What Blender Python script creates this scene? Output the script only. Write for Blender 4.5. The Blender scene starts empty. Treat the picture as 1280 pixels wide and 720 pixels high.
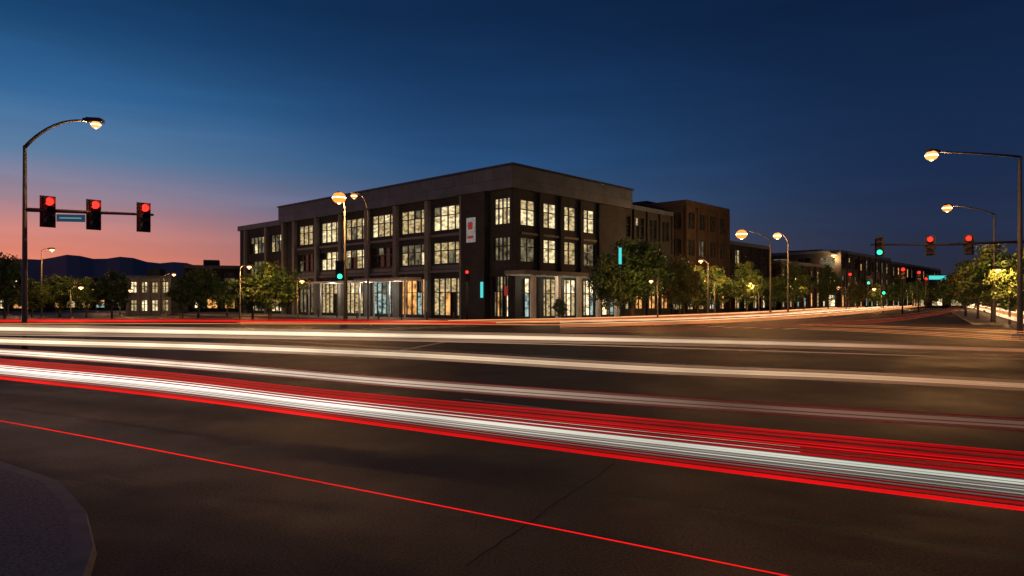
import bpy, math, random
from mathutils import Vector, Matrix
random.seed(7)
F=850.0; H=2.2; HY=376.0      # survey constants: focal length, eye height, horizon
def gp(px,d): return ((px-640)/F*d, d)
def zh(py,d): return H+(HY-py)/F*d
scene=bpy.context.scene
# ---------------------------------------------------------------- materials
def srgb(r,g,b):
    f=lambda c:(c/255/12.92) if c/255<=0.04045 else ((c/255+0.055)/1.055)**2.4
    return (f(r),f(g),f(b),1)
def newmat(n):
    m=bpy.data.materials.new(n); m.use_nodes=True
    nt=m.node_tree; return m,nt,nt.nodes,nt.links
def mat(name,col,rough=0.6,metal=0.0,var=0.25,scale=3.0,bump=0.0,bscale=40,stretch=None):
    m,nt,N,L=newmat(name); b=N['Principled BSDF']
    tc=N.new('ShaderNodeTexCoord'); mp=N.new('ShaderNodeMapping')
    L.new(tc.outputs['Object'],mp.inputs[0])
    if stretch: mp.inputs['Scale'].default_value=stretch
    n=N.new('ShaderNodeTexNoise'); n.inputs['Scale'].default_value=scale; n.inputs['Detail'].default_value=6
    L.new(mp.outputs[0],n.inputs['Vector'])
    r=N.new('ShaderNodeValToRGB')
    c=col
    r.color_ramp.elements[0].position=0.3; r.color_ramp.elements[1].position=0.7
    r.color_ramp.elements[0].color=tuple(x*(1-var) for x in c[:3])+(1,)
    r.color_ramp.elements[1].color=tuple(min(1,x*(1+var)) for x in c[:3])+(1,)
    L.new(n.outputs['Fac'],r.inputs[0]); L.new(r.outputs[0],b.inputs['Base Color'])
    b.inputs['Roughness'].default_value=rough; b.inputs['Metallic'].default_value=metal
    if bump:
        n2=N.new('ShaderNodeTexNoise'); n2.inputs['Scale'].default_value=bscale; n2.inputs['Detail'].default_value=4
        L.new(tc.outputs['Object'],n2.inputs['Vector'])
        bp=N.new('ShaderNodeBump'); bp.inputs['Strength'].default_value=bump; bp.inputs['Distance'].default_value=0.02
        L.new(n2.outputs['Fac'],bp.inputs['Height']); L.new(bp.outputs[0],b.inputs['Normal'])
    return m
def emis(name,col,s,var=0.0,scale=1.0,stretch=None):
    m,nt,N,L=newmat(name); N.remove(N['Principled BSDF'])
    e=N.new('ShaderNodeEmission'); e.inputs[0].default_value=tuple(col[:3])+(1,); e.inputs[1].default_value=s
    L.new(e.outputs[0],N['Material Output'].inputs[0])
    if var:
        tc=N.new('ShaderNodeTexCoord'); mp=N.new('ShaderNodeMapping'); L.new(tc.outputs['Object'],mp.inputs[0])
        if stretch: mp.inputs['Scale'].default_value=stretch
        n=N.new('ShaderNodeTexNoise'); n.inputs['Scale'].default_value=scale; n.inputs['Detail'].default_value=5
        L.new(mp.outputs[0],n.inputs['Vector'])
        mr=N.new('ShaderNodeMapRange'); mr.inputs[1].default_value=0.35; mr.inputs[2].default_value=0.65
        mr.inputs[3].default_value=s*(1-var); mr.inputs[4].default_value=s*(1+var)
        L.new(n.outputs['Fac'],mr.inputs[0]); L.new(mr.outputs[0],e.inputs[1])
    return m
def trailmat(name,colL,sL,colR,sR,x0,x1):
    m,nt,N,L=newmat(name); N.remove(N['Principled BSDF'])
    tc=N.new('ShaderNodeTexCoord'); sp=N.new('ShaderNodeSeparateXYZ'); L.new(tc.outputs['Object'],sp.inputs[0])
    mr=N.new('ShaderNodeMapRange'); mr.inputs[1].default_value=x0; mr.inputs[2].default_value=x1
    L.new(sp.outputs[0],mr.inputs[0])
    r=N.new('ShaderNodeMixRGB'); L.new(mr.outputs[0],r.inputs[0])
    r.inputs[1].default_value=tuple(c*sL for c in colL)+(1,)
    r.inputs[2].default_value=tuple(c*sR for c in colR)+(1,)
    e=N.new('ShaderNodeEmission'); L.new(r.outputs[0],e.inputs[0])
    n=N.new('ShaderNodeTexNoise'); n.inputs['Scale'].default_value=0.35; n.inputs['Detail'].default_value=3
    L.new(tc.outputs['Object'],n.inputs['Vector'])
    m2=N.new('ShaderNodeMapRange'); m2.inputs[1].default_value=.3; m2.inputs[2].default_value=.7
    m2.inputs[3].default_value=.6; m2.inputs[4].default_value=1.3
    L.new(n.outputs['Fac'],m2.inputs[0]); L.new(m2.outputs[0],e.inputs[1])
    L.new(e.outputs[0],N['Material Output'].inputs[0])
    return m
def asphalt(name,base,rough=0.5):
    m,nt,N,L=newmat(name); b=N['Principled BSDF']
    tc=N.new('ShaderNodeTexCoord')
    n1=N.new('ShaderNodeTexNoise'); n1.inputs['Scale'].default_value=0.45; n1.inputs['Detail'].default_value=10; n1.inputs['Roughness'].default_value=.7
    n2=N.new('ShaderNodeTexNoise'); n2.inputs['Scale'].default_value=38; n2.inputs['Detail'].default_value=4; n2.inputs['Roughness'].default_value=.7
    for n in (n1,n2): L.new(tc.outputs['Object'],n.inputs['Vector'])
    r=N.new('ShaderNodeValToRGB'); e=r.color_ramp.elements
    e[0].position=.3; e[1].position=.7
    e[0].color=(base*.65,base*.65,base*.65,1); e[1].color=(base*1.3,base*1.28,base*1.25,1)
    L.new(n1.outputs['Fac'],r.inputs[0])
    r2=N.new('ShaderNodeMapRange'); r2.inputs[1].default_value=.38; r2.inputs[2].default_value=.66; r2.inputs[3].default_value=.25; r2.inputs[4].default_value=2.3
    L.new(n2.outputs['Fac'],r2.inputs[0])
    mu=N.new('ShaderNodeMixRGB'); mu.blend_type='MULTIPLY'; mu.inputs[0].default_value=1
    L.new(r.outputs[0],mu.inputs[1]); L.new(r2.outputs[0],mu.inputs[2]); L.new(mu.outputs[0],b.inputs['Base Color'])
    rr=N.new('ShaderNodeMapRange'); rr.inputs[1].default_value=.3; rr.inputs[2].default_value=.7; rr.inputs[3].default_value=rough-.1; rr.inputs[4].default_value=rough+.2
    L.new(n1.outputs['Fac'],rr.inputs[0]); L.new(rr.outputs[0],b.inputs['Roughness'])
    b.inputs['Specular IOR Level'].default_value=.2
    bp=N.new('ShaderNodeBump'); bp.inputs['Strength'].default_value=.8; bp.inputs['Distance'].default_value=.016
    L.new(n2.outputs['Fac'],bp.inputs['Height']); L.new(bp.outputs[0],b.inputs['Normal'])
    return m
def panelmat(name,col,rough,w,h,mortar=0.02,dark=0.5):
    m,nt,N,L=newmat(name); b=N['Principled BSDF']
    tc=N.new('ShaderNodeTexCoord'); sp=N.new('ShaderNodeSeparateXYZ'); L.new(tc.outputs['Object'],sp.inputs[0])
    ad=N.new('ShaderNodeMath'); L.new(sp.outputs[0],ad.inputs[0]); L.new(sp.outputs[1],ad.inputs[1])
    cb=N.new('ShaderNodeCombineXYZ'); L.new(ad.outputs[0],cb.inputs[0]); L.new(sp.outputs[2],cb.inputs[1])
    br=N.new('ShaderNodeTexBrick'); L.new(cb.outputs[0],br.inputs['Vector'])
    br.inputs['Scale'].default_value=1; br.inputs['Brick Width'].default_value=w; br.inputs['Row Height'].default_value=h
    br.inputs['Mortar Size'].default_value=mortar
    br.inputs['Color1'].default_value=tuple(c*.85 for c in col)+(1,); br.inputs['Color2'].default_value=tuple(c*1.15 for c in col)+(1,)
    br.inputs['Mortar'].default_value=tuple(c*dark for c in col)+(1,)
    n=N.new('ShaderNodeTexNoise'); n.inputs['Scale'].default_value=.8; n.inputs['Detail'].default_value=6; L.new(tc.outputs['Object'],n.inputs['Vector'])
    mr=N.new('ShaderNodeMapRange'); mr.inputs[1].default_value=.3; mr.inputs[2].default_value=.7; mr.inputs[3].default_value=.75; mr.inputs[4].default_value=1.2
    L.new(n.outputs['Fac'],mr.inputs[0])
    mu=N.new('ShaderNodeMixRGB'); mu.blend_type='MULTIPLY'; mu.inputs[0].default_value=1
    L.new(br.outputs[0],mu.inputs[1]); L.new(mr.outputs[0],mu.inputs[2]); L.new(mu.outputs[0],b.inputs['Base Color'])
    b.inputs['Roughness'].default_value=rough; b.inputs['Specular IOR Level'].default_value=.3
    return m

M={}
M['asphalt']=asphalt('asphalt',0.026,.6)
M['apron']=mat('worn_concrete_pavement',(.23,.225,.215),.85,var=.5,scale=34,bump=.9,bscale=60)
M['walk']=panelmat('sidewalk_concrete',(.20,.195,.18),.8,1.5,1.5,.02)
M['kerb']=mat('kerb_concrete',(.24,.235,.22),.8,var=.2)
M['paint']=mat('road_paint',(.42,.42,.4),.6,var=.5,scale=8)
M['fascia']=panelmat('metal_fascia',(.050,.075,.115),.5,3.05,1.25,.03,.4)
M['brick']=panelmat('charcoal_brick',(.024,.030,.042),.85,.5,.2,.02,.6)
M['brickd']=panelmat('dark_brick',(.020,.024,.032),.85,.5,.2,.02,.6)
M['brickbr']=panelmat('brown_brick',(.034,.026,.023),.85,.5,.2,.02,.6)
M['pier']=mat('limestone_pier',(.115,.125,.14),.75,var=.15,scale=1.5)
M['frame']=mat('window_frame_metal',(.03,.034,.042),.4,.5)
M['white']=mat('white_painted_steel',(.5,.5,.5),.5,var=.1)
M['glassd']=mat('dark_glass',(.02,.025,.03),.08,var=.3)
M['pole']=mat('galvanised_pole',(.06,.06,.06),.55,.2,var=.2)
M['poled']=mat('dark_painted_pole',(.04,.04,.04),.5,.3,var=.2)
M['sig']=mat('signal_housing_black',(.022,.02,.018),.5)
M['lensoff']=mat('unlit_lens',(.03,.025,.015),.2)
M['red']=emis('signal_red_lit',(1,.018,.012),4)
M['green']=emis('signal_green_lit',(.03,1,.40),3)
M['amberlamp']=emis('sodium_lamp_glass',(1,.27,.04),1.9)
M['warmlamp']=emis('warm_lamp_glass',(1,.38,.10),1.9)
M['bulb']=emis('lamp_bulb',(1,.72,.38),12)
M['bark']=mat('bark',(.09,.065,.045),.9,var=.3,scale=12)
M['leaf1']=mat('leaf_green',(.055,.12,.03),.6,var=.4,scale=1.2)
M['leaf2']=mat('leaf_olive',(.10,.15,.035),.6,var=.4,scale=1.2)
M['leaf3']=mat('leaf_autumn',(.17,.13,.03),.6,var=.4,scale=1.2)
M['sign']=emis('street_sign_blue',(.04,.18,.30),.28)
M['signw']=emis('street_sign_white',(.6,.75,.8),.33)
M['teal']=emis('teal_sign_lit',(.1,.8,.75),.9)
M['signpanel']=emis('white_sign_panel',(.55,.5,.47),.36,.3,4)
M['signred']=emis('red_sign_panel',(.6,.06,.05),.4)
M['w1']=emis('window_bright',(1,.80,.44),.85,.65,1.6,(1,1,2.2))
M['w2']=emis('window_mid',(.95,.70,.34),.5,.7,1.8,(1,1,2))
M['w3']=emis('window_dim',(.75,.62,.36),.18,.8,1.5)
M['w4']=emis('window_cool',(.62,.85,.78),.42,.8,1.6,(1,1,2))
M['w5']=emis('shop_bright',(1,.76,.44),1.3,.85,1.3,(1,1,1.6))
M['w6']=emis('shop_amber',(1,.45,.13),.9,.8,1.3)
# ---------------------------------------------------------------- mesh builder
class MB:
    def __init__(s): s.v=[];s.f=[];s.m=[];s.s=[]
    def face(s,pts,m,smooth=False):
        i=len(s.v); s.v+= [tuple(p) for p in pts]; s.f.append(tuple(range(i,i+len(pts)))); s.m.append(m); s.s.append(smooth)
    def hexa(s,c,m):
        i=len(s.v); s.v+=[tuple(p) for p in c]
        for q in ((0,3,2,1),(4,5,6,7),(0,1,5,4),(1,2,6,5),(2,3,7,6),(3,0,4,7)):
            s.f.append(tuple(i+k for k in q)); s.m.append(m); s.s.append(False)
    def box(s,x0,x1,y0,y1,z0,z1,m):
        s.hexa([(x0,y0,z0),(x1,y0,z0),(x1,y1,z0),(x0,y1,z0),(x0,y0,z1),(x1,y0,z1),(x1,y1,z1),(x0,y1,z1)],m)
    def obox(s,c,ax,ay,az,m):
        c=Vector(c);ax=Vector(ax);ay=Vector(ay);az=Vector(az)
        s.hexa([c-ax-ay-az,c+ax-ay-az,c+ax+ay-az,c-ax+ay-az,c-ax-ay+az,c+ax-ay+az,c+ax+ay+az,c-ax+ay+az],m)
    def tube(s,pts,r,m,seg=10,cap=True):
        pts=[Vector(p) for p in pts]; n=len(pts)
        rs=r if isinstance(r,(list,tuple)) else [r]*n
        base=len(s.v); prev=None
        for i,p in enumerate(pts):
            t=(pts[min(i+1,n-1)]-pts[max(i-1,0)]).normalized()
            if prev is None:
                a=Vector((0,0,1)) if abs(t.z)<.9 else Vector((1,0,0)); u=t.cross(a).normalized()
            else: u=(prev-t*prev.dot(t)).normalized()
            prev=u; w=t.cross(u)
            for k in range(seg):
                an=2*math.pi*k/seg; s.v.append(tuple(p+(u*math.cos(an)+w*math.sin(an))*rs[i]))
        for i in range(n-1):
            for k in range(seg):
                a=base+i*seg+k; b=base+i*seg+(k+1)%seg
                s.f.append((a,b,b+seg,a+seg)); s.m.append(m); s.s.append(True)
        if cap:
            s.f.append(tuple(base+k for k in range(seg))[::-1]); s.m.append(m); s.s.append(False)
            s.f.append(tuple(base+(n-1)*seg+k for k in range(seg))); s.m.append(m); s.s.append(False)
    def ell(s,c,rx,ry,rz,m,seg=12,ring=8):
        base=len(s.v)
        for i in range(ring+1):
            th=math.pi*i/ring
            for k in range(seg):
                an=2*math.pi*k/seg
                s.v.append((c[0]+rx*math.sin(th)*math.cos(an),c[1]+ry*math.sin(th)*math.sin(an),c[2]+rz*math.cos(th)))
        for i in range(ring):
            for k in range(seg):
                a=base+i*seg+k;b=base+i*seg+(k+1)%seg
                s.f.append((a,a+seg,b+seg,b)); s.m.append(m); s.s.append(True)
    def mesh(s,name):
        me=bpy.data.meshes.new(name); me.from_pydata(s.v,[],s.f)
        used=sorted(set(s.m)); idx={u:i for i,u in enumerate(used)}
        for u in used: me.materials.append(M[u])
        me.polygons.foreach_set('material_index',[idx[u] for u in s.m])
        me.polygons.foreach_set('use_smooth',s.s); me.update(); return me
    def obj(s,name,parent=None,loc=None,rot=0,scale=None):
        o=bpy.data.objects.new(name,s.mesh(name)); scene.collection.objects.link(o)
        if parent: o.parent=parent
        if loc: o.location=loc
        if rot: o.rotation_euler[2]=rot
        if scale: o.scale=scale
        return o
def empty(name,loc=(0,0,0),rot=0):
    e=bpy.data.objects.new(name,None); scene.collection.objects.link(e); e.location=loc; e.rotation_euler[2]=rot; e.empty_display_size=.3
    return e
def plight(name,loc,power,col,r=.12,parent=None):
    l=bpy.data.lights.new(name,'POINT'); l.energy=power; l.color=col; l.shadow_soft_size=r
    o=bpy.data.objects.new(name,l); scene.collection.objects.link(o)
    o.location=loc
    if parent: o.parent=parent
    return o
# ---------------------------------------------------------------- ground
g=MB(); g.face([(-3500,-300,0),(3500,-300,0),(3500,3500,0),(-3500,3500,0)],'asphalt'); g.obj('road')
# near corner pavement with a worn kerb
a=MB()
edge=[(-2.2,-6),(-2.4,2),(-2.7,3.6),(-3.1,4.9),(-3.6,5.9),(-4.3,6.9),(-5.3,8.0),(-6.6,8.9),(-9,10.3),(-14,12.5)]
def offp(pts,d):
    o=[]
    for i,p in enumerate(pts):
        q0=Vector(pts[max(0,i-1)]);q1=Vector(pts[min(len(pts)-1,i+1)]); t_=(q1-q0).normalized(); n=Vector((-t_.y,t_.x))
        o.append((p[0]+n.x*d,p[1]+n.y*d))
    return o
e1=offp(edge,.03); e2=offp(edge,.17)
kz=.09
for i in range(len(edge)-1):
    a.face([(*edge[i],0),(*edge[i+1],0),(*e1[i+1],kz),(*e1[i],kz)],'kerb')
    a.face([(*e1[i],kz),(*e1[i+1],kz),(*e2[i+1],kz+.004),(*e2[i],kz+.004)],'kerb')
a.face([(x,y,kz+.004) for x,y in e2]+[(-14,-6,kz+.004)],'apron'); a.obj('pavement')
ANG=math.atan2(.735,.678); BO=(0,72)
vX=Vector((math.cos(ANG),math.sin(ANG),0)); uY=Vector((-math.sin(ANG),math.cos(ANG),0))
def L2W(x,y,z=0): return Vector((BO[0],BO[1],0))+vX*x+uY*y+Vector((0,0,z))
def slab(name,pts,h,mtop):
    mb=MB(); n=len(pts)
    mb.face([(x,y,h) for x,y in pts],mtop)
    for i in range(n):
        p=pts[i];q=pts[(i+1)%n]
        mb.face([(p[0],p[1],0),(q[0],q[1],0),(q[0],q[1],h),(p[0],p[1],h)],'kerb')
        d=Vector((q[0]-p[0],q[1]-p[1],0)); 
        if d.length<.01: continue
        nn=Vector((-d.y,d.x,0)).normalized()*.2
        mb.face([(p[0],p[1],h+.004),(q[0],q[1],h+.004),(q[0]+nn.x,q[1]+nn.y,h+.004),(p[0]+nn.x,p[1]+nn.y,h+.004)],'kerb')
    return mb.obj(name)
def corner(cx,cy,r,a0,a1,n=8): return [(cx+r*math.cos(math.radians(a0+(a1-a0)*i/n)),cy+r*math.sin(math.radians(a0+(a1-a0)*i/n))) for i in range(n+1)]
loc=corner(-3,-3,6,180,270)+[(400,-9),(400,120),(-9,120)]
slab('sidewalk',[tuple(L2W(x,y)[:2]) for x,y in loc],.14,'walk')
blkR=[(42,62),(48,56),(200,56),(900,300),(900,900),(560,900)]
slab('sidewalk',blkR,.14,'walk')
mk=MB()
def stripe(p,q,w,z=.004,m='paint'):
    p=Vector((p[0],p[1],z));q=Vector((q[0],q[1],z)); d=(q-p).normalized(); n=Vector((-d.y,d.x,0))*w/2
    mk.face([p-n,q-n,q+n,p+n],m)
t=Vector((.80,-.60,0)).normalized(); nrm=Vector((.60,.80,0))
for off,dash in ((11.5,True),(22,False),(22.4,False),(30,True),(34,True)):
    s=-70
    while s<60:
        L=3.0 if dash else 9
        p=nrm*off+t*s; q=p+t*L; 
        stripe(p,q,.12)
        s+=12 if dash else 9
for k in range(9):
    p=L2W(-12-k*1.6,-4); q=L2W(-12-k*1.6,-7.2); stripe(p,q,.55)
for k in range(12):
    p=L2W(0,-11-k*1.6); q=L2W(3.2,-11-k*1.6); stripe(p,q,.55)
stripe((-5.2,29),(-3.4,37),.3); 
for k in range(14):
    p=L2W(10+k*11,-18); q=L2W(14+k*11,-18); stripe(p,q,.12)
    p=L2W(10+k*11,-26); q=L2W(21+k*11,-26); stripe(p,q,.14)
mk.obj('road_markings')
M['tar']=mat('tar_seam',(.010,.010,.010),.9,var=.3); M['tar'].node_tree.nodes['Principled BSDF'].inputs['Specular IOR Level'].default_value=.1
tb=MB()
def seam(pp,w=.012):
    for i in range(len(pp)-1):
        p=Vector((*pp[i],.005));q=Vector((*pp[i+1],.005)); d=(q-p).normalized(); n=Vector((-d.y,d.x,0))*w/2
        tb.face([p-n,q-n,q+n,p+n],'tar')
def wob(p,q,n=14,a=.02):
    return [(p[0]+(q[0]-p[0])*i/n+random.uniform(-a,a),p[1]+(q[1]-p[1])*i/n+random.uniform(-a,a)) for i in range(n+1)]
seam(wob((.1,6.6),(1.4,9.2))); seam(wob((.1,6.6),(-.4,5.6),6))
tb.obj('road_crack')
# ---------------------------------------------------------------- buildings
def facade(wall,win,fr,fmap,a0,a1,z0,z1,cols,rows,wm,choose,depth=.35,mull=4,split=True):
    xs=sorted(set([a0,a1]+[c for cc in cols for c in cc])); zs=sorted(set([z0,z1]+[r for rr in rows for r in rr]))
    def q(mb,pts,m): mb.face([fmap(*p) for p in pts],m)
    for i in range(len(xs)-1):
        for j in range(len(zs)-1):
            A,B,C,D=xs[i],xs[i+1],zs[j],zs[j+1]
            ca=(A,B) in cols and (C,D) in rows
            if not ca: q(wall,[(A,C,0),(B,C,0),(B,D,0),(A,D,0)],wm); continue
            q(wall,[(A,C,0),(B,C,0),(B,C,depth),(A,C,depth)],wm); q(wall,[(A,D,0),(B,D,0),(B,D,depth),(A,D,depth)],wm)
            q(wall,[(A,C,0),(A,D,0),(A,D,depth),(A,C,depth)],wm); q(wall,[(B,C,0),(B,D,0),(B,D,depth),(B,C,depth)],wm)
            n=mull; wdt=(B-A)/n; zz=[C,D] if not split else [C,C+(D-C)*.62,D]
            base=choose(i,j)
            for k in range(n):
                for l in range(len(zz)-1):
                    mm=base if random.random()<.7 else choose(i,j)
                    q(win,[(A+k*wdt,zz[l],depth),(A+(k+1)*wdt,zz[l],depth),(A+(k+1)*wdt,zz[l+1],depth),(A+k*wdt,zz[l+1],depth)],mm)
            def fb(x0,x1,y0,y1,d0=.16,d1=.33):
                c=[fmap(*p) for p in [(x0,y0,d0),(x1,y0,d0),(x1,y0,d1),(x0,y0,d1),(x0,y1,d0),(x1,y1,d0),(x1,y1,d1),(x0,y1,d1)]]
                fr.hexa(c,'frame')
            for k in range(n+1):
                w=.05 if 0<k<n else .07
                x=A+k*wdt; fb(max(A+.003,x-w),min(B-.003,x+w),C+.003,D-.003)
            for z in zz: fb(A+.08,B-.08,max(C+.004,z-.05),min(D-.004,z+.05),.17,.32)
def fL(a,z,d): return (d,a,z)
def fR(a,z,d): return (a,d,z)
def pick(ws):
    keys=[k for k,_ in ws]; w=[x for _,x in ws]
    return lambda i,j: random.choices(keys,w)[0]
B=empty('office_building',(BO[0],BO[1],.14),ANG)
wall,win,fr,tr=MB(),MB(),MB(),MB()
p0=7.3; piers=[p0+6.1*k for k in range(7)]
upper=pick([('w1',4),('w2',4),('w3',2)]); sec=pick([('w2',3),('w1',2),('w3',3),('glassd',1)]); shop=pick([('w5',2.2),('w2',3),('w4',2),('w3',3.5),('glassd',3.5),('w6',1.2)])
colsL=[(p+.55,p+5.55) for p in piers[:6]]
facade(wall,win,fr,fL,0,47.5,10.0,14.0,[(.35,2.75)]+colsL,[(10.3,13.1)],'brick',upper,mull=4)
facade(wall,win,fr,fL,0,47.5,5.6,10.0,[(.35,2.75)]+colsL,[(6.4,8.9)],'brick',sec,mull=4)
facade(wall,win,fr,fL,0,47.5,0,5.6,[(.6,2.9)]+colsL,[(.35,4.7)],'brickd',shop,mull=5)
colsR=[(1.4,3.9),(5.0,7.6),(8.7,11.3),(12.4,15.0)]
facade(wall,win,fr,fR,0,21.7,10.0,14.0,colsR,[(10.25,13.0)],'brick',pick([('w1',5),('w2',3)]),mull=2)
facade(wall,win,fr,fR,0,21.7,5.6,10.0,colsR,[(6.3,8.9)],'brick',pick([('w3',3),('w2',3),('w1',1)]),mull=2)
facade(wall,win,fr,fR,0,21.7,0,5.6,colsR+[(16.4,20.8)],[(.3,4.5)],'brickd',pick([('w5',2),('w2',3),('w4',2),('glassd',2),('w3',2)]),mull=3)
wall.face([(21.7,0,0),(21.7,47.5,0),(21.7,47.5,14),(21.7,0,14)],'brick')
wall.face([(0,47.5,0),(21.7,47.5,0),(21.7,47.5,14),(0,47.5,14)],'brick')
tr.box(-.7,22.2,-.7,48,13.95,16.3,'fascia')
tr.box(-.85,22.35,-.85,48.15,16.32,16.5,'frame')
tr.box(4,18,6,40,16.52,17.3,'brickd')
for i,p in enumerate(piers+[47.1]):
    tr.box(-.55,-.003,p-.32,p+.32,0,13.9,'pier')
for p in piers[:6]:
    for z in (5.35,9.55):
        tr.box(-.2,-.003,p+.325,p+5.775,z,z+.3,'pier')
    tr.box(-.12,-.003,p+.6,p+5.5,5.75,6.2,'fascia')
tr.box(-.9,-.003,3.25,6.95,0,13.93,'brickd')
for x in (.35,4.45,8.15,11.85,15.6):
    tr.box(x-.3,x+.3,-.4,-.003,0,13.9,'brickd')
    tr.box(x-.22,x+.22,-2.9,-2.46,0,4.75,'white')
tr.box(-1.6,16.6,-3.2,-.41,4.78,5.2,'pier')
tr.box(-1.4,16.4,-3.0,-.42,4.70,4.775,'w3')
for x in (1.4,5.0,8.7,12.4): tr.box(x-.1,x+2.7,-.2,-.003,9.2,9.45,'pier')
for s in (14.8,17.8,20.9,23.9,27,33,36):
    tr.tube([(-2.6,s,0),(-2.6,s,4.4)],.12,'white',8)
tr.box(-3.1,-.56,13.9,25.0,4.42,4.66,'white'); tr.box(-3.1,-.56,26.2,37.2,4.42,4.66,'white')
for k in range(12): tr.box(-2.95,-.6,14.2+k*.95,14.28+k*.95,4.665,4.85,'white')
tr.box(-1.05,-.91,4.6,5.9,8.5,11.2,'signpanel')
tr.box(-1.09,-1.06,4.9,5.6,9.9,10.7,'signred'); tr.box(-1.09,-1.06,4.8,5.7,8.9,9.2,'signred')
# two small glowing signs, added by the corner doors
tr.box(-1.2,-.92,3.4,3.55,2.4,4.1,'teal'); tr.box(-.9,-.42,.2,.3,2.6,3.6,'signred')
wall.obj('walls',B); win.obj('windows',B); fr.obj('window_frames',B); tr.obj('trim_and_roof',B)
W=empty('office_wing',tuple(L2W(1.2,47.6,.14)),ANG)
wall,win,fr,tr=MB(),MB(),MB(),MB()
cw=[(1.5,6.5),(8.5,13.5)]
facade(wall,win,fr,fL,0,17,0,14,cw,[(.4,3.8),(5.8,8.6),(9.9,12.6)],'brickd',pick([('w2',3),('w3',3),('glassd',2),('w1',1)]),mull=4)
wall.face([(0,0,0),(20,0,0),(20,0,14),(0,0,14)],'brickd'); wall.face([(0,17,0),(20,17,0),(20,17,14),(0,17,14)],'brickd')
wall.face([(20,0,0),(20,17,0),(20,17,14),(20,0,14)],'brickd')
tr.box(-.3,20.3,.02,17.3,14.003,14.8,'fascia')
for s in (.6,7.5,14.6): tr.box(-.4,-.003,s-.3,s+.3,0,13.9,'pier')
wall.obj('walls',W); win.obj('windows',W); fr.obj('window_frames',W); tr.obj('trim_and_roof',W)
def building(name,locv,rot,w,d,h,rows,cols,wm,ch,roofh=.6,par='fascia',mull=2,shopch=None):
    e=empty(name,locv,rot); wall,win,fr,tr=MB(),MB(),MB(),MB()
    cf=ch if not shopch else (lambda i,j: (shopch if j==1 else ch)(i,j))
    cw=w/cols; cc=[(cw*k+cw*.2,cw*(k+1)-cw*.2) for k in range(cols)]
    fh=h/rows; rr=[(fh*k+fh*.2,fh*(k+1)-fh*.2) for k in range(rows)]
    facade(wall,win,fr,fR,0,w,0,h,cc,rr,wm,cf,mull=mull)
    c2=max(1,int(d/cw)); cw2=d/c2; cc=[(cw2*k+cw2*.2,cw2*(k+1)-cw2*.2) for k in range(c2)]
    facade(wall,win,fr,fL,0,d,0,h,cc,rr,wm,cf,mull=mull)
    wall.face([(w,0,0),(w,d,0),(w,d,h),(w,0,h)],wm); wall.face([(0,d,0),(w,d,0),(w,d,h),(0,d,h)],wm)
    tr.box(-.25,w+.25,-.25,d+.25,h+.003,h+roofh,par)
    tr.box(w*.3,w*.6,d*.3,d*.6,h+roofh+.003,h+roofh+1.2,'brickd')
    for k in range(cols+1): tr.box(cw*k-.2,cw*k+.2,-.3,-.003,0,h-.02,wm)
    wall.obj('walls',e); win.obj('windows',e); fr.obj('window_frames',e); tr.obj('trim_and_roof',e)
    return e
dark=pick([('glassd',12),('w3',2),('w2',.4)]); shp=pick([('w5',3),('w6',3),('w2',3),('w4',1),('glassd',1)])
building('brick_building',tuple(L2W(22.4,1.5,.14)),ANG,13.6,30,14.4,3,4,'brickd',dark,shopch=shp)
building('brick_building',tuple(L2W(36.6,-.5,.14)),ANG,13.6,30,15.8,4,4,'brickbr',dark,par='brickbr',roofh=.9,shopch=shp)
building('brick_building',tuple(L2W(52,1,.14)),ANG,18,26,11.4,3,5,'brickd',pick([('glassd',9),('w3',2),('w2',1)]),shopch=shp)
building('shop_building',tuple(L2W(73,0,.14)),ANG,26,26,9.0,2,7,'brickbr',pick([('glassd',5),('w3',2),('w2',1.5),('w6',1)]),shopch=shp)
building('shop_building',tuple(L2W(104,-1,.14)),ANG,40,26,12.5,3,9,'brickd',pick([('glassd',5),('w3',3),('w2',1),('w6',1)]),shopch=shp)
building('shop_building',tuple(L2W(150,0,.14)),ANG,60,30,12,3,12,'brickbr',pick([('glassd',5),('w3',3),('w6',1)]),shopch=shp)
brt=pick([('w5',4),('w1',3),('w2',2)])
x,y=gp(160,108); building('lit_pavilion',(x,y,0),math.radians(6),6.4,8,5.8,2,4,'pier',brt,roofh=.4,shopch=brt)
x,y=gp(232,125); building('low_building',(x,y,0),math.radians(20),9,12,8.2,2,3,'brickd',pick([('glassd',4),('w3',2),('w6',1)]),shopch=shp)
x,y=gp(60,160); building('low_building',(x,y,0),math.radians(10),16,12,6,2,5,'brickd',pick([('glassd',3),('w3',2),('w6',1)]),shopch=shp)
x,y=gp(-60,140); building('low_building',(x,y,0),math.radians(10),14,12,6,2,4,'brickd',pick([('glassd',3),('w3',2),('w6',1)]),shopch=shp)
x,y=gp(1232,180); building('shop_building',(x,y,.14),math.radians(30),40,20,7,2,8,'brickd',pick([('glassd',3),('w3',2),('w4',2),('w6',1)]),shopch=shp)
x,y=gp(1138,330); building('lit_tower',(x,y,.14),math.radians(10),24,20,14,4,6,'brickd',pick([('teal',3),('w4',3),('w3',1)]))
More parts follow.
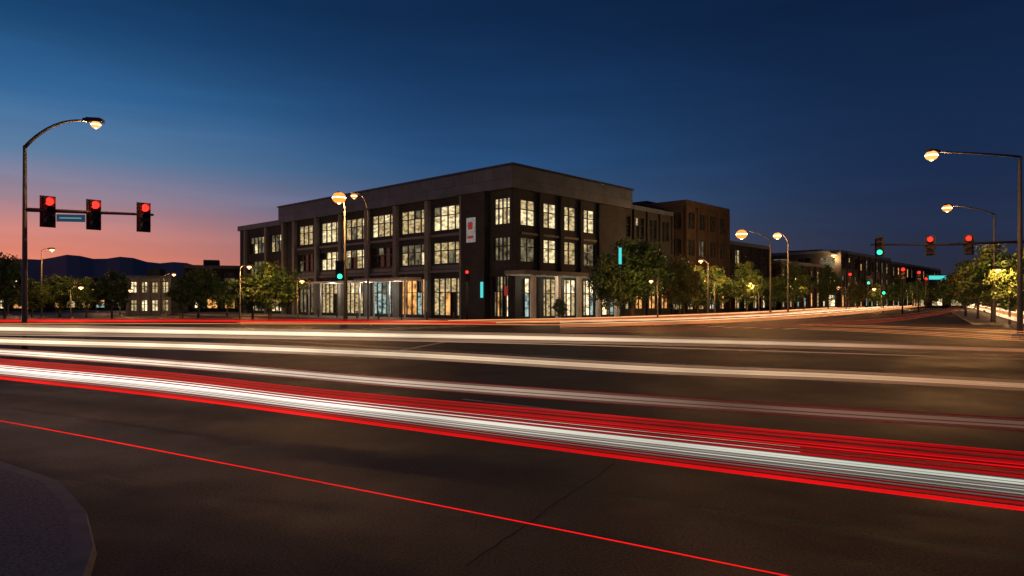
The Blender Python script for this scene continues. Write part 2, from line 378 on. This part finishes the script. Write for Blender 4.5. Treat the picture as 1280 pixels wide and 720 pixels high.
# ---------------------------------------------------------------- street furniture
def bez(p0,p1,p2,n=10):
    p0,p1,p2=Vector(p0),Vector(p1),Vector(p2)
    return [p0*(1-t)**2+p1*2*t*(1-t)+p2*t*t for t in [i/n for i in range(n+1)]]
def lamp_parts(mb,e,base,hp,tip,m,power,col,pm='pole',gs=1.0):
    b=Vector(base); p0=b+Vector((0,0,hp)); tip=Vector(tip); mid=Vector((p0.x*.55+tip.x*.45,p0.y*.55+tip.y*.45,tip.z+.05))
    mb.tube(bez(p0,mid,tip),[.075-.003*i for i in range(11)],pm,8)
    d=(tip-p0); d.z=0; d.normalize(); n=Vector((-d.y,d.x,0))
    c=tip+d*.32
    mb.obox(c+Vector((0,0,.03)),d*.36,n*.15,Vector((0,0,.06)),pm)
    mb.obox(c+Vector((0,0,.11)),d*.26,n*.10,Vector((0,0,.03)),pm)
    # glass bowl enlarged to imitate glare; bright belt and tip added as hot core
    cc=c+d*.08+Vector((0,0,-.04-.13*gs))
    mb.ell(tuple(cc),.24*gs,.24*gs,.20*gs,m)
    mb.ell(tuple(cc),.246*gs,.246*gs,.085*gs,'bulb')
    mb.ell(tuple(cc+Vector((0,0,-.05*gs))),.12*gs,.12*gs,.17*gs,'bulb')
    if power: plight('lamp_light',tuple(cc+Vector((0,0,-.30*gs))),power,col,.05*gs,e)
def street_lamp(px,d,hp,tips,col=(1,.46,.14),name='street_lamp',pm='pole',rb=.13,gs=1.0):
    x,y=gp(px,d); e=empty(name); mb=MB()
    mb.tube([(x,y,.0),(x,y,.5),(x,y,hp+.02)],[rb*1.15,rb,rb*.55],pm,12)
    mb.obox((x,y,.12),(.28,0,0),(0,.28,0),(0,0,.12),'kerb')
    for tx,ty,td,mm,pw in tips:
        X,Y=gp(tx,td); lamp_parts(mb,e,(x,y,0),hp,(X,Y,zh(ty,td)),mm,pw,col,pm=pm,gs=gs)
    mb.obj('pole_and_arm',e); return e
def head(mb,c,face,lit,hm='sig',s=1.0):
    f=Vector(face).normalized(); r=Vector((-f.y,f.x,0)).normalized(); c=Vector(c); up=Vector((0,0,1))
    mb.obox(c-f*.02*s,r*.27*s,f*.012*s,up*.62*s,hm)
    for k,z in enumerate((.38,0,-.38)):
        cc=c+up*z*s+f*.09*s
        mb.obox(cc,r*.175*s,f*.095*s,up*.18*s,hm)
        lc=cc+f*.1*s
        on=(lit=='red' and k==0) or (lit=='green' and k==2)
        pts=[lc+(r*math.cos(a)+up*math.sin(a))*.15*s for a in [2*math.pi*i/16 for i in range(16)]]
        mb.face(pts,('red' if lit=='red' else 'green') if on else 'lensoff')
        if on: mb.ell(tuple(lc),.15*s,.15*s,.15*s,'red' if lit=='red' else 'green')  # glowing ball bulging from the lit lens imitates its glare
        for i in range(10):
            a0=math.radians(-30+240*i/10); a1=math.radians(-30+240*(i+1)/10)
            q=[]
            for a,l in ((a0,0),(a1,0),(a1,.24),(a0,.24)): q.append(lc+(r*math.cos(a)+up*math.sin(a))*.165*s+f*l*s)
            mb.face(q,hm)
def to_cam(p,turn=0):
    a=math.atan2(-p[1],-p[0])+math.radians(turn); return (math.cos(a),math.sin(a),0)
e=empty('traffic_light'); mb=MB()
d0=27; x,y=gp(31,d0)
mb.tube([(x,y,0),(x,y,.5),(x,y,zh(182,d0))],[.13,.11,.065],'pole',14); mb.obox((x,y,.1),(.3,0,0),(0,.3,0),(0,0,.1),'kerb')
zt=zh(262,d0)
X2,Y2=gp(192,29.6)
mb.tube([(x,y,zt),((x+X2)/2,(y+Y2)/2,zt+.06),(X2,Y2,zt+.12)],[.085,.07,.05],'pole',10)
for hx,hd in ((63,27.6),(120,28.6),(182,29.5)):
    X,Y=gp(hx,hd); head(mb,(X,Y-.15,zt-.02),to_cam((X,Y),14),'red',s=1.02)
    plight('signal_light',(X+.25,Y-.8,zt+.3),8,(1,.04,.02),.04,e)
X,Y=gp(91,28.1); mb.obox((X,Y-.12,zt-.22),(.52,.1,0),(.004,-.02,0),(0,0,.15),'sign'); mb.obox((X,Y-.15,zt-.22),(.4,.08,0),(.001,-.006,0),(0,0,.025),'signw')
lamp_parts(mb,e,(x,y,0),zh(184,d0),(*gp(106,27.5),zh(151,27.5)),'warmlamp',500,(1,.5,.22),gs=.75)
mb.obj('mast_and_heads',e)
street_lamp(431,56,zh(262,56),[(427,243,55.5,'amberlamp',2800)],gs=2.3)
street_lamp(460,60,zh(262,60),[(448,243,59.5,'amberlamp',500)],gs=1.1,rb=.09)
e=empty('traffic_light'); mb=MB()
x,y=gp(433,57.5); mb.tube([(x,y,0),(x,y,zh(315,57.5))],[.11,.08],'poled',10)
head(mb,(x,y-2.2,zh(338,55.3)),to_cam((x,y),0),'green',s=1.3); mb.tube([(x,y,zh(335,57.5)),(x,y-2.2,zh(338,55.3))],.05,'poled',6); mb.obj('post_and_head',e)
e=empty('traffic_light'); mb=MB()
x,y=gp(584,62); mb.tube([(x,y,0),(x,y,zh(325,62))],[.11,.08],'poled',10)
head(mb,(x,y-.2,zh(345,62)),to_cam((x,y),0),'red',s=.9); mb.obj('post_and_head',e)
street_lamp(963,88,zh(300,88),[(930,289,86,'amberlamp',4400)],gs=2.9)
street_lamp(985,92,zh(303,92),[(974,292,91,'warmlamp',3000)],gs=2.2)
street_lamp(1040,150,zh(322,150),[(1042,318,148,'amberlamp',2500)],gs=2)
street_lamp(885,80,zh(330,80),[(878,325,79,'amberlamp',1200)])
street_lamp(1275,40,zh(196,40),[(1172,190,39,'warmlamp',1900)],pm='pole',rb=.16,gs=1.4)
street_lamp(1243,62,zh(268,62),[(1188,257,60,'amberlamp',3000)],gs=1.6)
e=empty('traffic_light'); mb=MB()
x,y=gp(1290,43); zt=zh(302,43); X2,Y2=gp(1088,46)
mb.tube([(x,y,0),(x,y,7)],[.17,.12],'poled',12)
mb.tube([(x,y,zt),((x+X2)/2,(y+Y2)/2,zt-.05),(X2,Y2,zt+.05)],[.1,.08,.05],'poled',10)
for hx,hd,l in ((1098,45.8,'green'),(1161,45,'red'),(1209,44.3,'red')):
    X,Y=gp(hx,hd); head(mb,(X,Y-.15,zt-.1),to_cam((X,Y),0),l,s=1.05)
mb.obj('mast_and_heads',e)
for px,d,py,l in ((1128,110,342,'red'),(1085,150,350,'green'),(1157,160,352,'red'),(1172,200,358,'red'),(1104,130,362,'green'),(1062,140,347,'red'),(1148,130,345,'red')):
    e=empty('traffic_light'); mb=MB(); x,y=gp(px,d); 
    mb.tube([(x,y,0),(x,y,zh(py-6,d))],[.13,.1],'poled',8); head(mb,(x,y-.2,zh(py,d)),to_cam((x,y),0),l,s=1.7); mb.obj('post_and_head',e)
for px,d,py in ((1068,210,344),(1085,280,355),(1205,150,335),(1195,240,352),(1110,360,361),(1140,420,364),(1165,300,358)):
    street_lamp(px,d,zh(py+3,d),[(px+6,py,d,'amberlamp',3500)],gs=2.6)
for px,d,py,pw in ((52,85,311,1200),(205,100,342,1000),(10,100,350,900),(120,125,352,1200),(300,95,358,900),(88,82,358,500),(150,95,362,500)):
    street_lamp(px,d,zh(py+3,d),[(px+9,py,d,'warmlamp',pw)],rb=.09)
e=empty('blade_sign'); mb=MB(); x,y=gp(775,62); mb.tube([(x,y,.1),(x,y,zh(305,62))],.06,'poled',8); z=zh(320,62); mb.obox((x,y-.1,z),(.13,0,0),(0,.05,0),(0,0,.75),'teal'); mb.obj('sign',e)
e=empty('overhead_sign'); mb=MB(); x,y=gp(1150,175); mb.tube([(x,y,0),(x,y,zh(342,175))],[.15,.1],'poled',8)
X,Y=gp(1180,175); mb.tube([(x,y,zh(343,175)),(X,Y,zh(343,175))],.07,'poled',6); X,Y=gp(1172,174.8); mb.obox((X,Y,zh(347,175)),(2.2,0,0),(0,.06,0),(0,0,.5),'teal'); mb.obj('sign',e)
for p in ((2,-2,4.2),(8,-2,4.2),(14,-2,4.2)): plight('canopy_light',tuple(L2W(*p)),260,(1,.72,.42),.15)
for p in ((-2,17,4.1),(-2,23,4.1),(-2,31,4.1)): plight('canopy_light',tuple(L2W(*p)),260,(1,.80,.55),.15)
for k in range(7):
    mb=MB(); p=L2W(-6.5+0,2+k*4.2,.14); mb.tube([p,p+Vector((0,0,.85)),p+Vector((0,0,.95))],[.09,.09,.05],'poled',10); mb.obj('bollard')
# ---------------------------------------------------------------- trees
def tree_mesh(seed,leafA,leafB,nclump=100,per=62,R=2.6,Hh=7.5):
    rnd=random.Random(seed); mb=MB()
    th=Hh*.28
    mb.tube([(0,0,0),(.04,.02,th*.5),(0,.05,th),(.05,0,Hh*.6),(0,0,Hh*.85)],[.17,.13,.11,.07,.02],'bark',8)
    cl=[]
    for k in range(11):
        a=k*2.4+rnd.uniform(-.4,.4); z0=th*rnd.uniform(.85,1.6); rr=R*rnd.uniform(.5,.95); z1=z0+rnd.uniform(.8,2.6)
        p0=Vector((0,0,z0)); p2=Vector((math.cos(a)*rr,math.sin(a)*rr,min(z1,Hh*.93)))
        mb.tube(bez(p0,(p0+p2)/2+Vector((0,0,-.2)),p2,5),[.06,.05,.04,.03,.02,.012],'bark',5)
        cl.append(p2)
    cz=th+(Hh-th)*.5
    while len(cl)<nclump:
        p=Vector((rnd.uniform(-1,1),rnd.uniform(-1,1),rnd.uniform(-1,1)))
        if p.length>1: continue
        taper=1-.35*max(0,p.z)
        cl.append(Vector((p.x*R*taper*rnd.uniform(.85,1.15),p.y*R*taper,cz+p.z*(Hh-th)*.55)))
    for c in cl:
        cr=rnd.uniform(.35,.85); m=leafA if rnd.random()<.6 else leafB
        for k in range(per):
            o=Vector((rnd.gauss(0,1),rnd.gauss(0,1),rnd.gauss(0,.8)))*cr*.5
            s=rnd.uniform(.09,.22); n=Vector((rnd.gauss(0,1),rnd.gauss(0,1),rnd.gauss(0,1))).normalized()
            u=n.orthogonal().normalized(); w=n.cross(u); q=c+o
            mb.face([q-u*s,q-w*s*.6,q+u*s,q+w*s*.6],m)
    return mb.mesh('tree')
TM=[tree_mesh(1,'leaf1','leaf2'),tree_mesh(2,'leaf2','leaf1'),tree_mesh(3,'leaf2','leaf3'),tree_mesh(4,'leaf3','leaf2'),tree_mesh(5,'leaf1','leaf1',120)]
def tree_w(x,y,h,w,k,name='street_tree'):
    o=bpy.data.objects.new(name,TM[k]); scene.collection.objects.link(o); o.location=(x,y,.05)
    o.scale=(w/5.8,w/5.8,h/7.9); o.rotation_euler[2]=random.uniform(0,6.28)
def tree(px,d,top,k,wpx):
    x,y=gp(px,d); tree_w(x,y,zh(top,d)-.1,wpx/F*d,k)
for a in ((790,66,294,4,96),(762,64,316,0,60),(850,74,318,2,56),(872,82,334,1,40),
          (337,68,328,1,88),(316,74,342,0,60),(248,84,333,0,62),(228,90,350,0,38),(140,80,338,1,52),(108,88,346,0,42),(75,90,343,0,56),(40,84,350,1,44),(6,72,316,0,52),(-30,75,330,0,60),(284,96,348,0,46),
          (1240,64,306,1,80),(1282,56,312,1,80),(1207,92,326,1,56),(1222,78,320,2,60),(1188,140,346,0,40),(1320,60,320,1,70),(700,70,372,0,20)):
    tree(*a)
tt=26
while tt<230:
    p=L2W(tt+random.uniform(-1.5,1.5),-6.5); tree_w(p.x,p.y,random.uniform(5.8,8.6),random.uniform(4.6,6.8),random.choice([1,2,0,0,1,3])); tt+=9 if tt<60 else 17
for t_ in (30,44,62,84,108,135,170):  # lamp row added so the street trees catch light
    p=L2W(t_,-8.2); px=640+F*p.x/p.y; street_lamp(px,p.y,4.6,[(px-7,HY-(4.9-H)*F/p.y,p.y,'amberlamp',900 if t_<100 else 1600)],rb=.09,gs=.9 if t_<80 else 1.5)
street_lamp(300,62,5.2,[(306,332,62,'warmlamp',1300)],rb=.09,gs=.8)  # added lamp to light the tree crown beside it
street_lamp(372,64,4.4,[(376,350,63,'warmlamp',600)],rb=.08,gs=.8)
street_lamp(822,60,4.4,[(816,350,59,'warmlamp',700)],rb=.08,gs=.7)  # another lamp put in to brighten the nearby leaves
street_lamp(1262,56,5.0,[(1250,336,55,'warmlamp',1600)],rb=.09,gs=.8)  # extra lamp placed to light the right-hand trees
def tree_line(x0,y0,x1,y1,h,n,seed):
    rnd=random.Random(seed); mb=MB()
    for i in range(n):
        t=rnd.random(); cx=x0+(x1-x0)*t+rnd.uniform(-3,3); cy=y0+(y1-y0)*t+rnd.uniform(-4,4)
        hh=h*(.6+.4*math.sin(t*40+seed)*.5+.3*rnd.random())
        cz=rnd.uniform(.3,hh)
        for k in range(26):
            q=Vector((cx+rnd.gauss(0,1.1),cy+rnd.gauss(0,1.1),max(.2,cz+rnd.gauss(0,.7)))); s=rnd.uniform(.25,.5)
            nn=Vector((rnd.gauss(0,1),rnd.gauss(0,1),rnd.gauss(0,1))).normalized(); u=nn.orthogonal().normalized(); w=nn.cross(u)
            mb.face([q-u*s,q-w*s*.7,q+u*s,q+w*s*.7],'leaf1')
    mb.obj('distant_trees')
tree_line(-210,180,-80,190,7,500,1); tree_line(-300,260,-60,300,11,500,2)
tree_line(110,380,420,330,11,600,3); tree_line(70,90,150,160,6,260,4)
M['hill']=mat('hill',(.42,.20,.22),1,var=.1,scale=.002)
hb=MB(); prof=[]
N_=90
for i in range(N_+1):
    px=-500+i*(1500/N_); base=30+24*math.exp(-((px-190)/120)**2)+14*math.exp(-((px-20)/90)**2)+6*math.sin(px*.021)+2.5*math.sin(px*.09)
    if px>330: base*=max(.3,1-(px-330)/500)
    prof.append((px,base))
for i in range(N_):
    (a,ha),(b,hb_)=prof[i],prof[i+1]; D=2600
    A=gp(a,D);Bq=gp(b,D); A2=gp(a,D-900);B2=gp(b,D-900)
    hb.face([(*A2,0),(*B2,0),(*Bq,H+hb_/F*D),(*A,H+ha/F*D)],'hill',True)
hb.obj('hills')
# ---------------------------------------------------------------- light trails
M['tB']=trailmat('trail_cream',(1,.80,.55),1.5,(.42,.17,.07),1.0,-3,8)
M['tBd']=trailmat('trail_cream_dim',(1,.62,.38),.5,(.20,.07,.03),.7,-5,8)
M['tC']=trailmat('trail_tan',(1,.80,.55),1.5,(.50,.27,.14),1.0,-7,6)
M['tCd']=trailmat('trail_tan_dim',(1,.62,.38),.5,(.26,.12,.06),.7,-7,6)
M['tD']=trailmat('trail_pale',(1,.80,.62),1.4,(.22,.11,.075),.8,-8,2.5)
M['tDd']=trailmat('trail_pale_dim',(1,.6,.42),.45,(.12,.04,.03),.6,-8,3)
M['tW']=trailmat('trail_white',(1,.90,.78),1.5,(.60,.62,.52),1.0,-6,3)
M['tG']=trailmat('trail_grey',(1,.85,.7),1.0,(.30,.28,.24),.8,-6,3)
M['tGd']=trailmat('trail_grey_dim',(.9,.7,.6),.5,(.13,.10,.09),.8,-6,3)
M['tR']=trailmat('trail_red',(1,.02,.015),.9,(.80,.005,.008),1.0,-12,4)
M['tRd']=trailmat('trail_red_dim',(.9,.06,.04),.5,(.42,.006,.008),.8,-10,4)
M['tRl']=trailmat('trail_red_low',(.6,.10,.07),.35,(.15,.004,.005),.7,-10,4)
M['tO']=trailmat('trail_orange',(1,.28,.08),.5,(1,.36,.12),.9,-30,60)
M['tY']=trailmat('trail_amber_white',(1,.5,.22),.7,(1,.62,.32),1.8,-30,60)
M['tRefl']=emis('reflection_green',(.10,.35,.16),.06)
def cat(P,n=8):
    out=[]
    for i in range(len(P)-1):
        a=P[max(0,i-1)];b=P[i];c=P[i+1];d=P[min(len(P)-1,i+2)]
        for k in range(n):
            t=k/n; out.append(.5*((2*b)+(c-a)*t+(2*a-5*b+4*c-d)*t*t+(3*b-a-3*c+d)*t**3))
    out.append(P[-1]); return out
def wpts(pp,drop):
    return [Vector((*gp(px,F*drop/(py-HY)),H-drop)) for px,py in pp]
class TR:
    def __init__(s,name): s.mb=MB(); s.name=name
    def add(s,pp,drop,r0,r1,m,dz=0):
        P=cat(wpts(pp,drop)); n=len(P); P=[p+Vector((0,0,dz)) for p in P]
        s.mb.tube(P,[r0+(r1-r0)*i/(n-1) for i in range(n)],m,6,True)
    def done(s): s.mb.obj(s.name)
rnd=random.Random(3)
def bundle(T,pp,drop,core,dim,w0,w1,n,rr):
    for i in range(n):
        f=-1+2*i/(n-1); a=abs(f)
        m=core if a<.55 else dim
        if rnd.random()<.2: m=dim
        if a>.85 and rnd.random()<.5: m='tRl'
        P=cat(wpts(pp,drop)); N_=len(P)
        P=[p+Vector((0,0,f*(w0+(w1-w0)*k/(N_-1)))) for k,p in enumerate(P)]
        r=rnd.uniform(.6,1.25)*rr
        sc=[(w0+(w1-w0)*k/(N_-1))/w0 for k in range(N_)]
        T.mb.tube(P,[r*s for s in sc],m,6,True)
T=TR('light_trail')
T.add([(-120,401.5),(200,401),(420,402),(620,403.5)],.8,.04,.03,'tR'); T.add([(-120,399),(300,399),(560,400.5)],.8,.02,.018,'tRd'); T.add([(-120,404.5),(300,404.5),(700,406)],.8,.018,.018,'tO'); T.done()
T=TR('light_trail')
Bp=[(-160,408),(0,411),(300,416),(640,422),(960,429),(1280,438),(1440,443)]
bundle(T,Bp,.8,'tB','tBd',.14,.05,10,.0125)
T.add([(-160,417),(200,421),(640,429),(1280,449),(1440,454)],.8,.014,.005,'tBd'); T.done()
T=TR('light_trail')
Cp=[(-160,420),(0,426),(250,433),(500,443),(800,460),(1050,470),(1280,482),(1440,490)]
bundle(T,Cp,1.1,'tC','tCd',.10,.058,10,.0105); T.done()
T=TR('light_trail')
Dp=[(-160,432),(0,440),(150,450),(320,463),(520,480),(900,507),(1280,531),(1440,541)]
bundle(T,Dp,1.2,'tD','tDd',.09,.055,12,.0070); T.done()
T=TR('light_trail')
up=[(-160,437),(0,449),(200,465),(400,487),(700,514),(1000,541),(1280,566),(1440,580)]
lo=[(-160,456),(0,473),(200,495),(400,521),(700,562),(1000,601),(1280,637),(1440,657)]
NS=54
for i in range(NS+1):
    f=i/NS; pp=[(a[0],a[1]+(b[1]-a[1])*f) for a,b in zip(up,lo)]
    if i==0: m,r=('tR',.007)
    elif i>=NS-1: m,r=('tR',.0085)
    elif f<.28: m=rnd.choice(['tRd','tRl','tRl','tRd','tRd','tRl','tR']); r=rnd.uniform(.003,.007)
    elif f<.50: m=rnd.choice(['tRl','tGd','tRd','tRd','tRl']); r=rnd.uniform(.003,.007)
    elif f<.82: m=rnd.choice(['tW','tG','tG','tGd','tGd','tG','tGd']); r=rnd.uniform(.003,.008)
    else: m=rnd.choice(['tRl','tRd','tGd','tRl']); r=rnd.uniform(.003,.006)
    T.add(pp,1.3,r*(1.6 if i not in(0,NS,NS-1) else 1.9),r,m,rnd.uniform(-.02,.02) if 0<i<NS-1 else 0)
for f,r in ((.2,.016),(.3,.012),(.4,.016),(.55,.014),(.65,.018)):
    pp=[(a[0],a[1]+(b[1]-a[1])*f) for a,b in zip(up,lo)]
    T.add(pp if f>.5 else pp[:6],1.3,r,.0025 if f>.5 else .001,'tW')
T.done()
T=TR('light_trail'); T.add([(-160,502),(0,526),(300,583),(640,650),(985,720),(1150,752)],1.4,.0065,.0022,'tR'); T.done()
T=TR('light_trail'); T.add([(700,606),(900,637),(1280,697),(1400,716)],1.5,.002,.002,'tRefl'); T.done()  # dim glowing strand standing in for a green reflection
T=TR('light_trail')
for k in range(9):
    o=k*.9; 
    T.add([(1182-k,377.8+.15*k),(1130-3*k,380+.3*k),(1060-3*k,383.5+.5*k),(960,389+o*.8),(840,394+o*.7),(700,398+o*.6),(520,401+o*.5),(300,403+o*.3)],1.5,.12,.02,rnd.choice(['tO','tO','tY','tRd']))
T.done()
T=TR('light_trail')
for k in range(8):
    T.add([(1183,378+.1*k),(1215,381+.5*k),(1250,385+1.3*k),(1300,390+2.6*k),(1380,398+4*k)],1.4,.18,.04,rnd.choice(['tY','tO','tO','tY']))
for k in range(8):
    T.add([(1176,378.5+.2*k),(1120,382+.6*k),(1040,388+.9*k),(900,396+1.0*k),(700,402+1.0*k)],1.4,.09,.015,rnd.choice(['tO','tY','tRl','tO']))
for k in range(6):
    T.add([(1200,383+k),(1140,392+1.3*k),(1050,398+1.5*k),(900,404+1.6*k),(700,408+1.5*k)],1.3,.03,.006,rnd.choice(['tRd','tRl','tBd','tBd']))
for k in range(7):
    T.add([(1000,404+1.2*k),(1100,406+1.6*k),(1200,409+2*k),(1300,413+2.4*k),(1420,418+2.8*k)],1.3,.006,.016,rnd.choice(['tO','tBd','tRl','tBd']))
T.done()
# ---------------------------------------------------------------- world
w=bpy.data.worlds.new("World"); scene.world=w; w.use_nodes=True; nt=w.node_tree; N=nt.nodes; L=nt.links
bg=N['Background']; tc=N.new('ShaderNodeTexCoord'); sp=N.new('ShaderNodeSeparateXYZ'); L.new(tc.outputs['Generated'],sp.inputs[0])
def ramp(stops):
    r=N.new('ShaderNodeValToRGB'); el=r.color_ramp.elements; el[0].position=stops[0][0]; el[0].color=srgb(*stops[0][1]); el[1].position=stops[-1][0]; el[1].color=srgb(*stops[-1][1])
    for p,c in stops[1:-1]:
        e=el.new(p); e.color=srgb(*c)
    L.new(sp.outputs[2],r.inputs[0]); return r
rl=ramp([(0,(228,118,80)),(.045,(224,126,100)),(.085,(204,130,120)),(.125,(152,127,142)),(.18,(90,124,160)),(.25,(48,99,148)),(.33,(22,66,110)),(.40,(12,47,86)),(.7,(6,22,48))])
rc=ramp([(0,(120,92,90)),(.06,(94,94,112)),(.13,(62,90,126)),(.2,(37,76,120)),(.29,(22,56,98)),(.38,(12,40,76)),(.7,(6,20,44))])
rr=ramp([(0,(46,44,54)),(.08,(36,45,69)),(.17,(25,43,76)),(.27,(17,38,71)),(.37,(10,28,57)),(.7,(5,15,34))])
m1=N.new('ShaderNodeMapRange'); m1.interpolation_type='SMOOTHSTEP'; m1.inputs[1].default_value=-.62; m1.inputs[2].default_value=-.05
m2=N.new('ShaderNodeMapRange'); m2.interpolation_type='SMOOTHSTEP'; m2.inputs[1].default_value=-.15; m2.inputs[2].default_value=.55
L.new(sp.outputs[0],m1.inputs[0]); L.new(sp.outputs[0],m2.inputs[0])
x1=N.new('ShaderNodeMixRGB'); x2=N.new('ShaderNodeMixRGB'); L.new(m1.outputs[0],x1.inputs[0]); L.new(rl.outputs[0],x1.inputs[1]); L.new(rc.outputs[0],x1.inputs[2])
L.new(m2.outputs[0],x2.inputs[0]); L.new(x1.outputs[0],x2.inputs[1]); L.new(rr.outputs[0],x2.inputs[2])
mp=N.new('ShaderNodeMapping'); mp.inputs['Scale'].default_value=(1.5,1.5,14); mp.inputs['Rotation'].default_value=(0,math.radians(-8),0)
L.new(tc.outputs['Generated'],mp.inputs[0]); cn=N.new('ShaderNodeTexNoise'); cn.inputs['Scale'].default_value=2; cn.inputs['Detail'].default_value=6; L.new(mp.outputs[0],cn.inputs['Vector'])
cm=N.new('ShaderNodeMapRange'); cm.inputs[1].default_value=.45; cm.inputs[2].default_value=.8; cm.inputs[3].default_value=1.0; cm.inputs[4].default_value=1.18; L.new(cn.outputs['Fac'],cm.inputs[0])
cx=N.new('ShaderNodeMixRGB'); cx.blend_type='MULTIPLY'; cx.inputs[0].default_value=1; L.new(x2.outputs[0],cx.inputs[1]); L.new(cm.outputs[0],cx.inputs[2])
sky=N.new('ShaderNodeTexSky'); sky.sky_type='NISHITA'; sky.sun_disc=False; sky.sun_elevation=math.radians(-4); sky.sun_rotation=math.radians(-60)
ad=N.new('ShaderNodeMixRGB'); ad.blend_type='ADD'; ad.inputs[0].default_value=.05
L.new(cx.outputs[0],ad.inputs[1]); L.new(sky.outputs[0],ad.inputs[2]); L.new(ad.outputs[0],bg.inputs[0]); bg.inputs[1].default_value=1
sl=bpy.data.lights.new('sun','SUN'); sl.energy=.03; sl.angle=math.radians(5); sl.color=(1,.6,.45)
so=bpy.data.objects.new('sun',sl); scene.collection.objects.link(so)
so.rotation_euler=Vector((math.sin(math.radians(60)),-math.cos(math.radians(60)),-.05)).to_track_quat('-Z','Y').to_euler()
# ---------------------------------------------------------------- camera
cd=bpy.data.cameras.new('camera'); co=bpy.data.objects.new('camera',cd); scene.collection.objects.link(co); scene.camera=co
co.location=(0,0,H); co.rotation_euler=(math.radians(90),0,0); cd.sensor_width=36; cd.lens=36*F/1280; cd.shift_y=(HY-360)/1280; cd.clip_end=8000; cd.clip_start=.05
scene.view_settings.view_transform='Standard'; scene.view_settings.look='None'; scene.view_settings.exposure=0
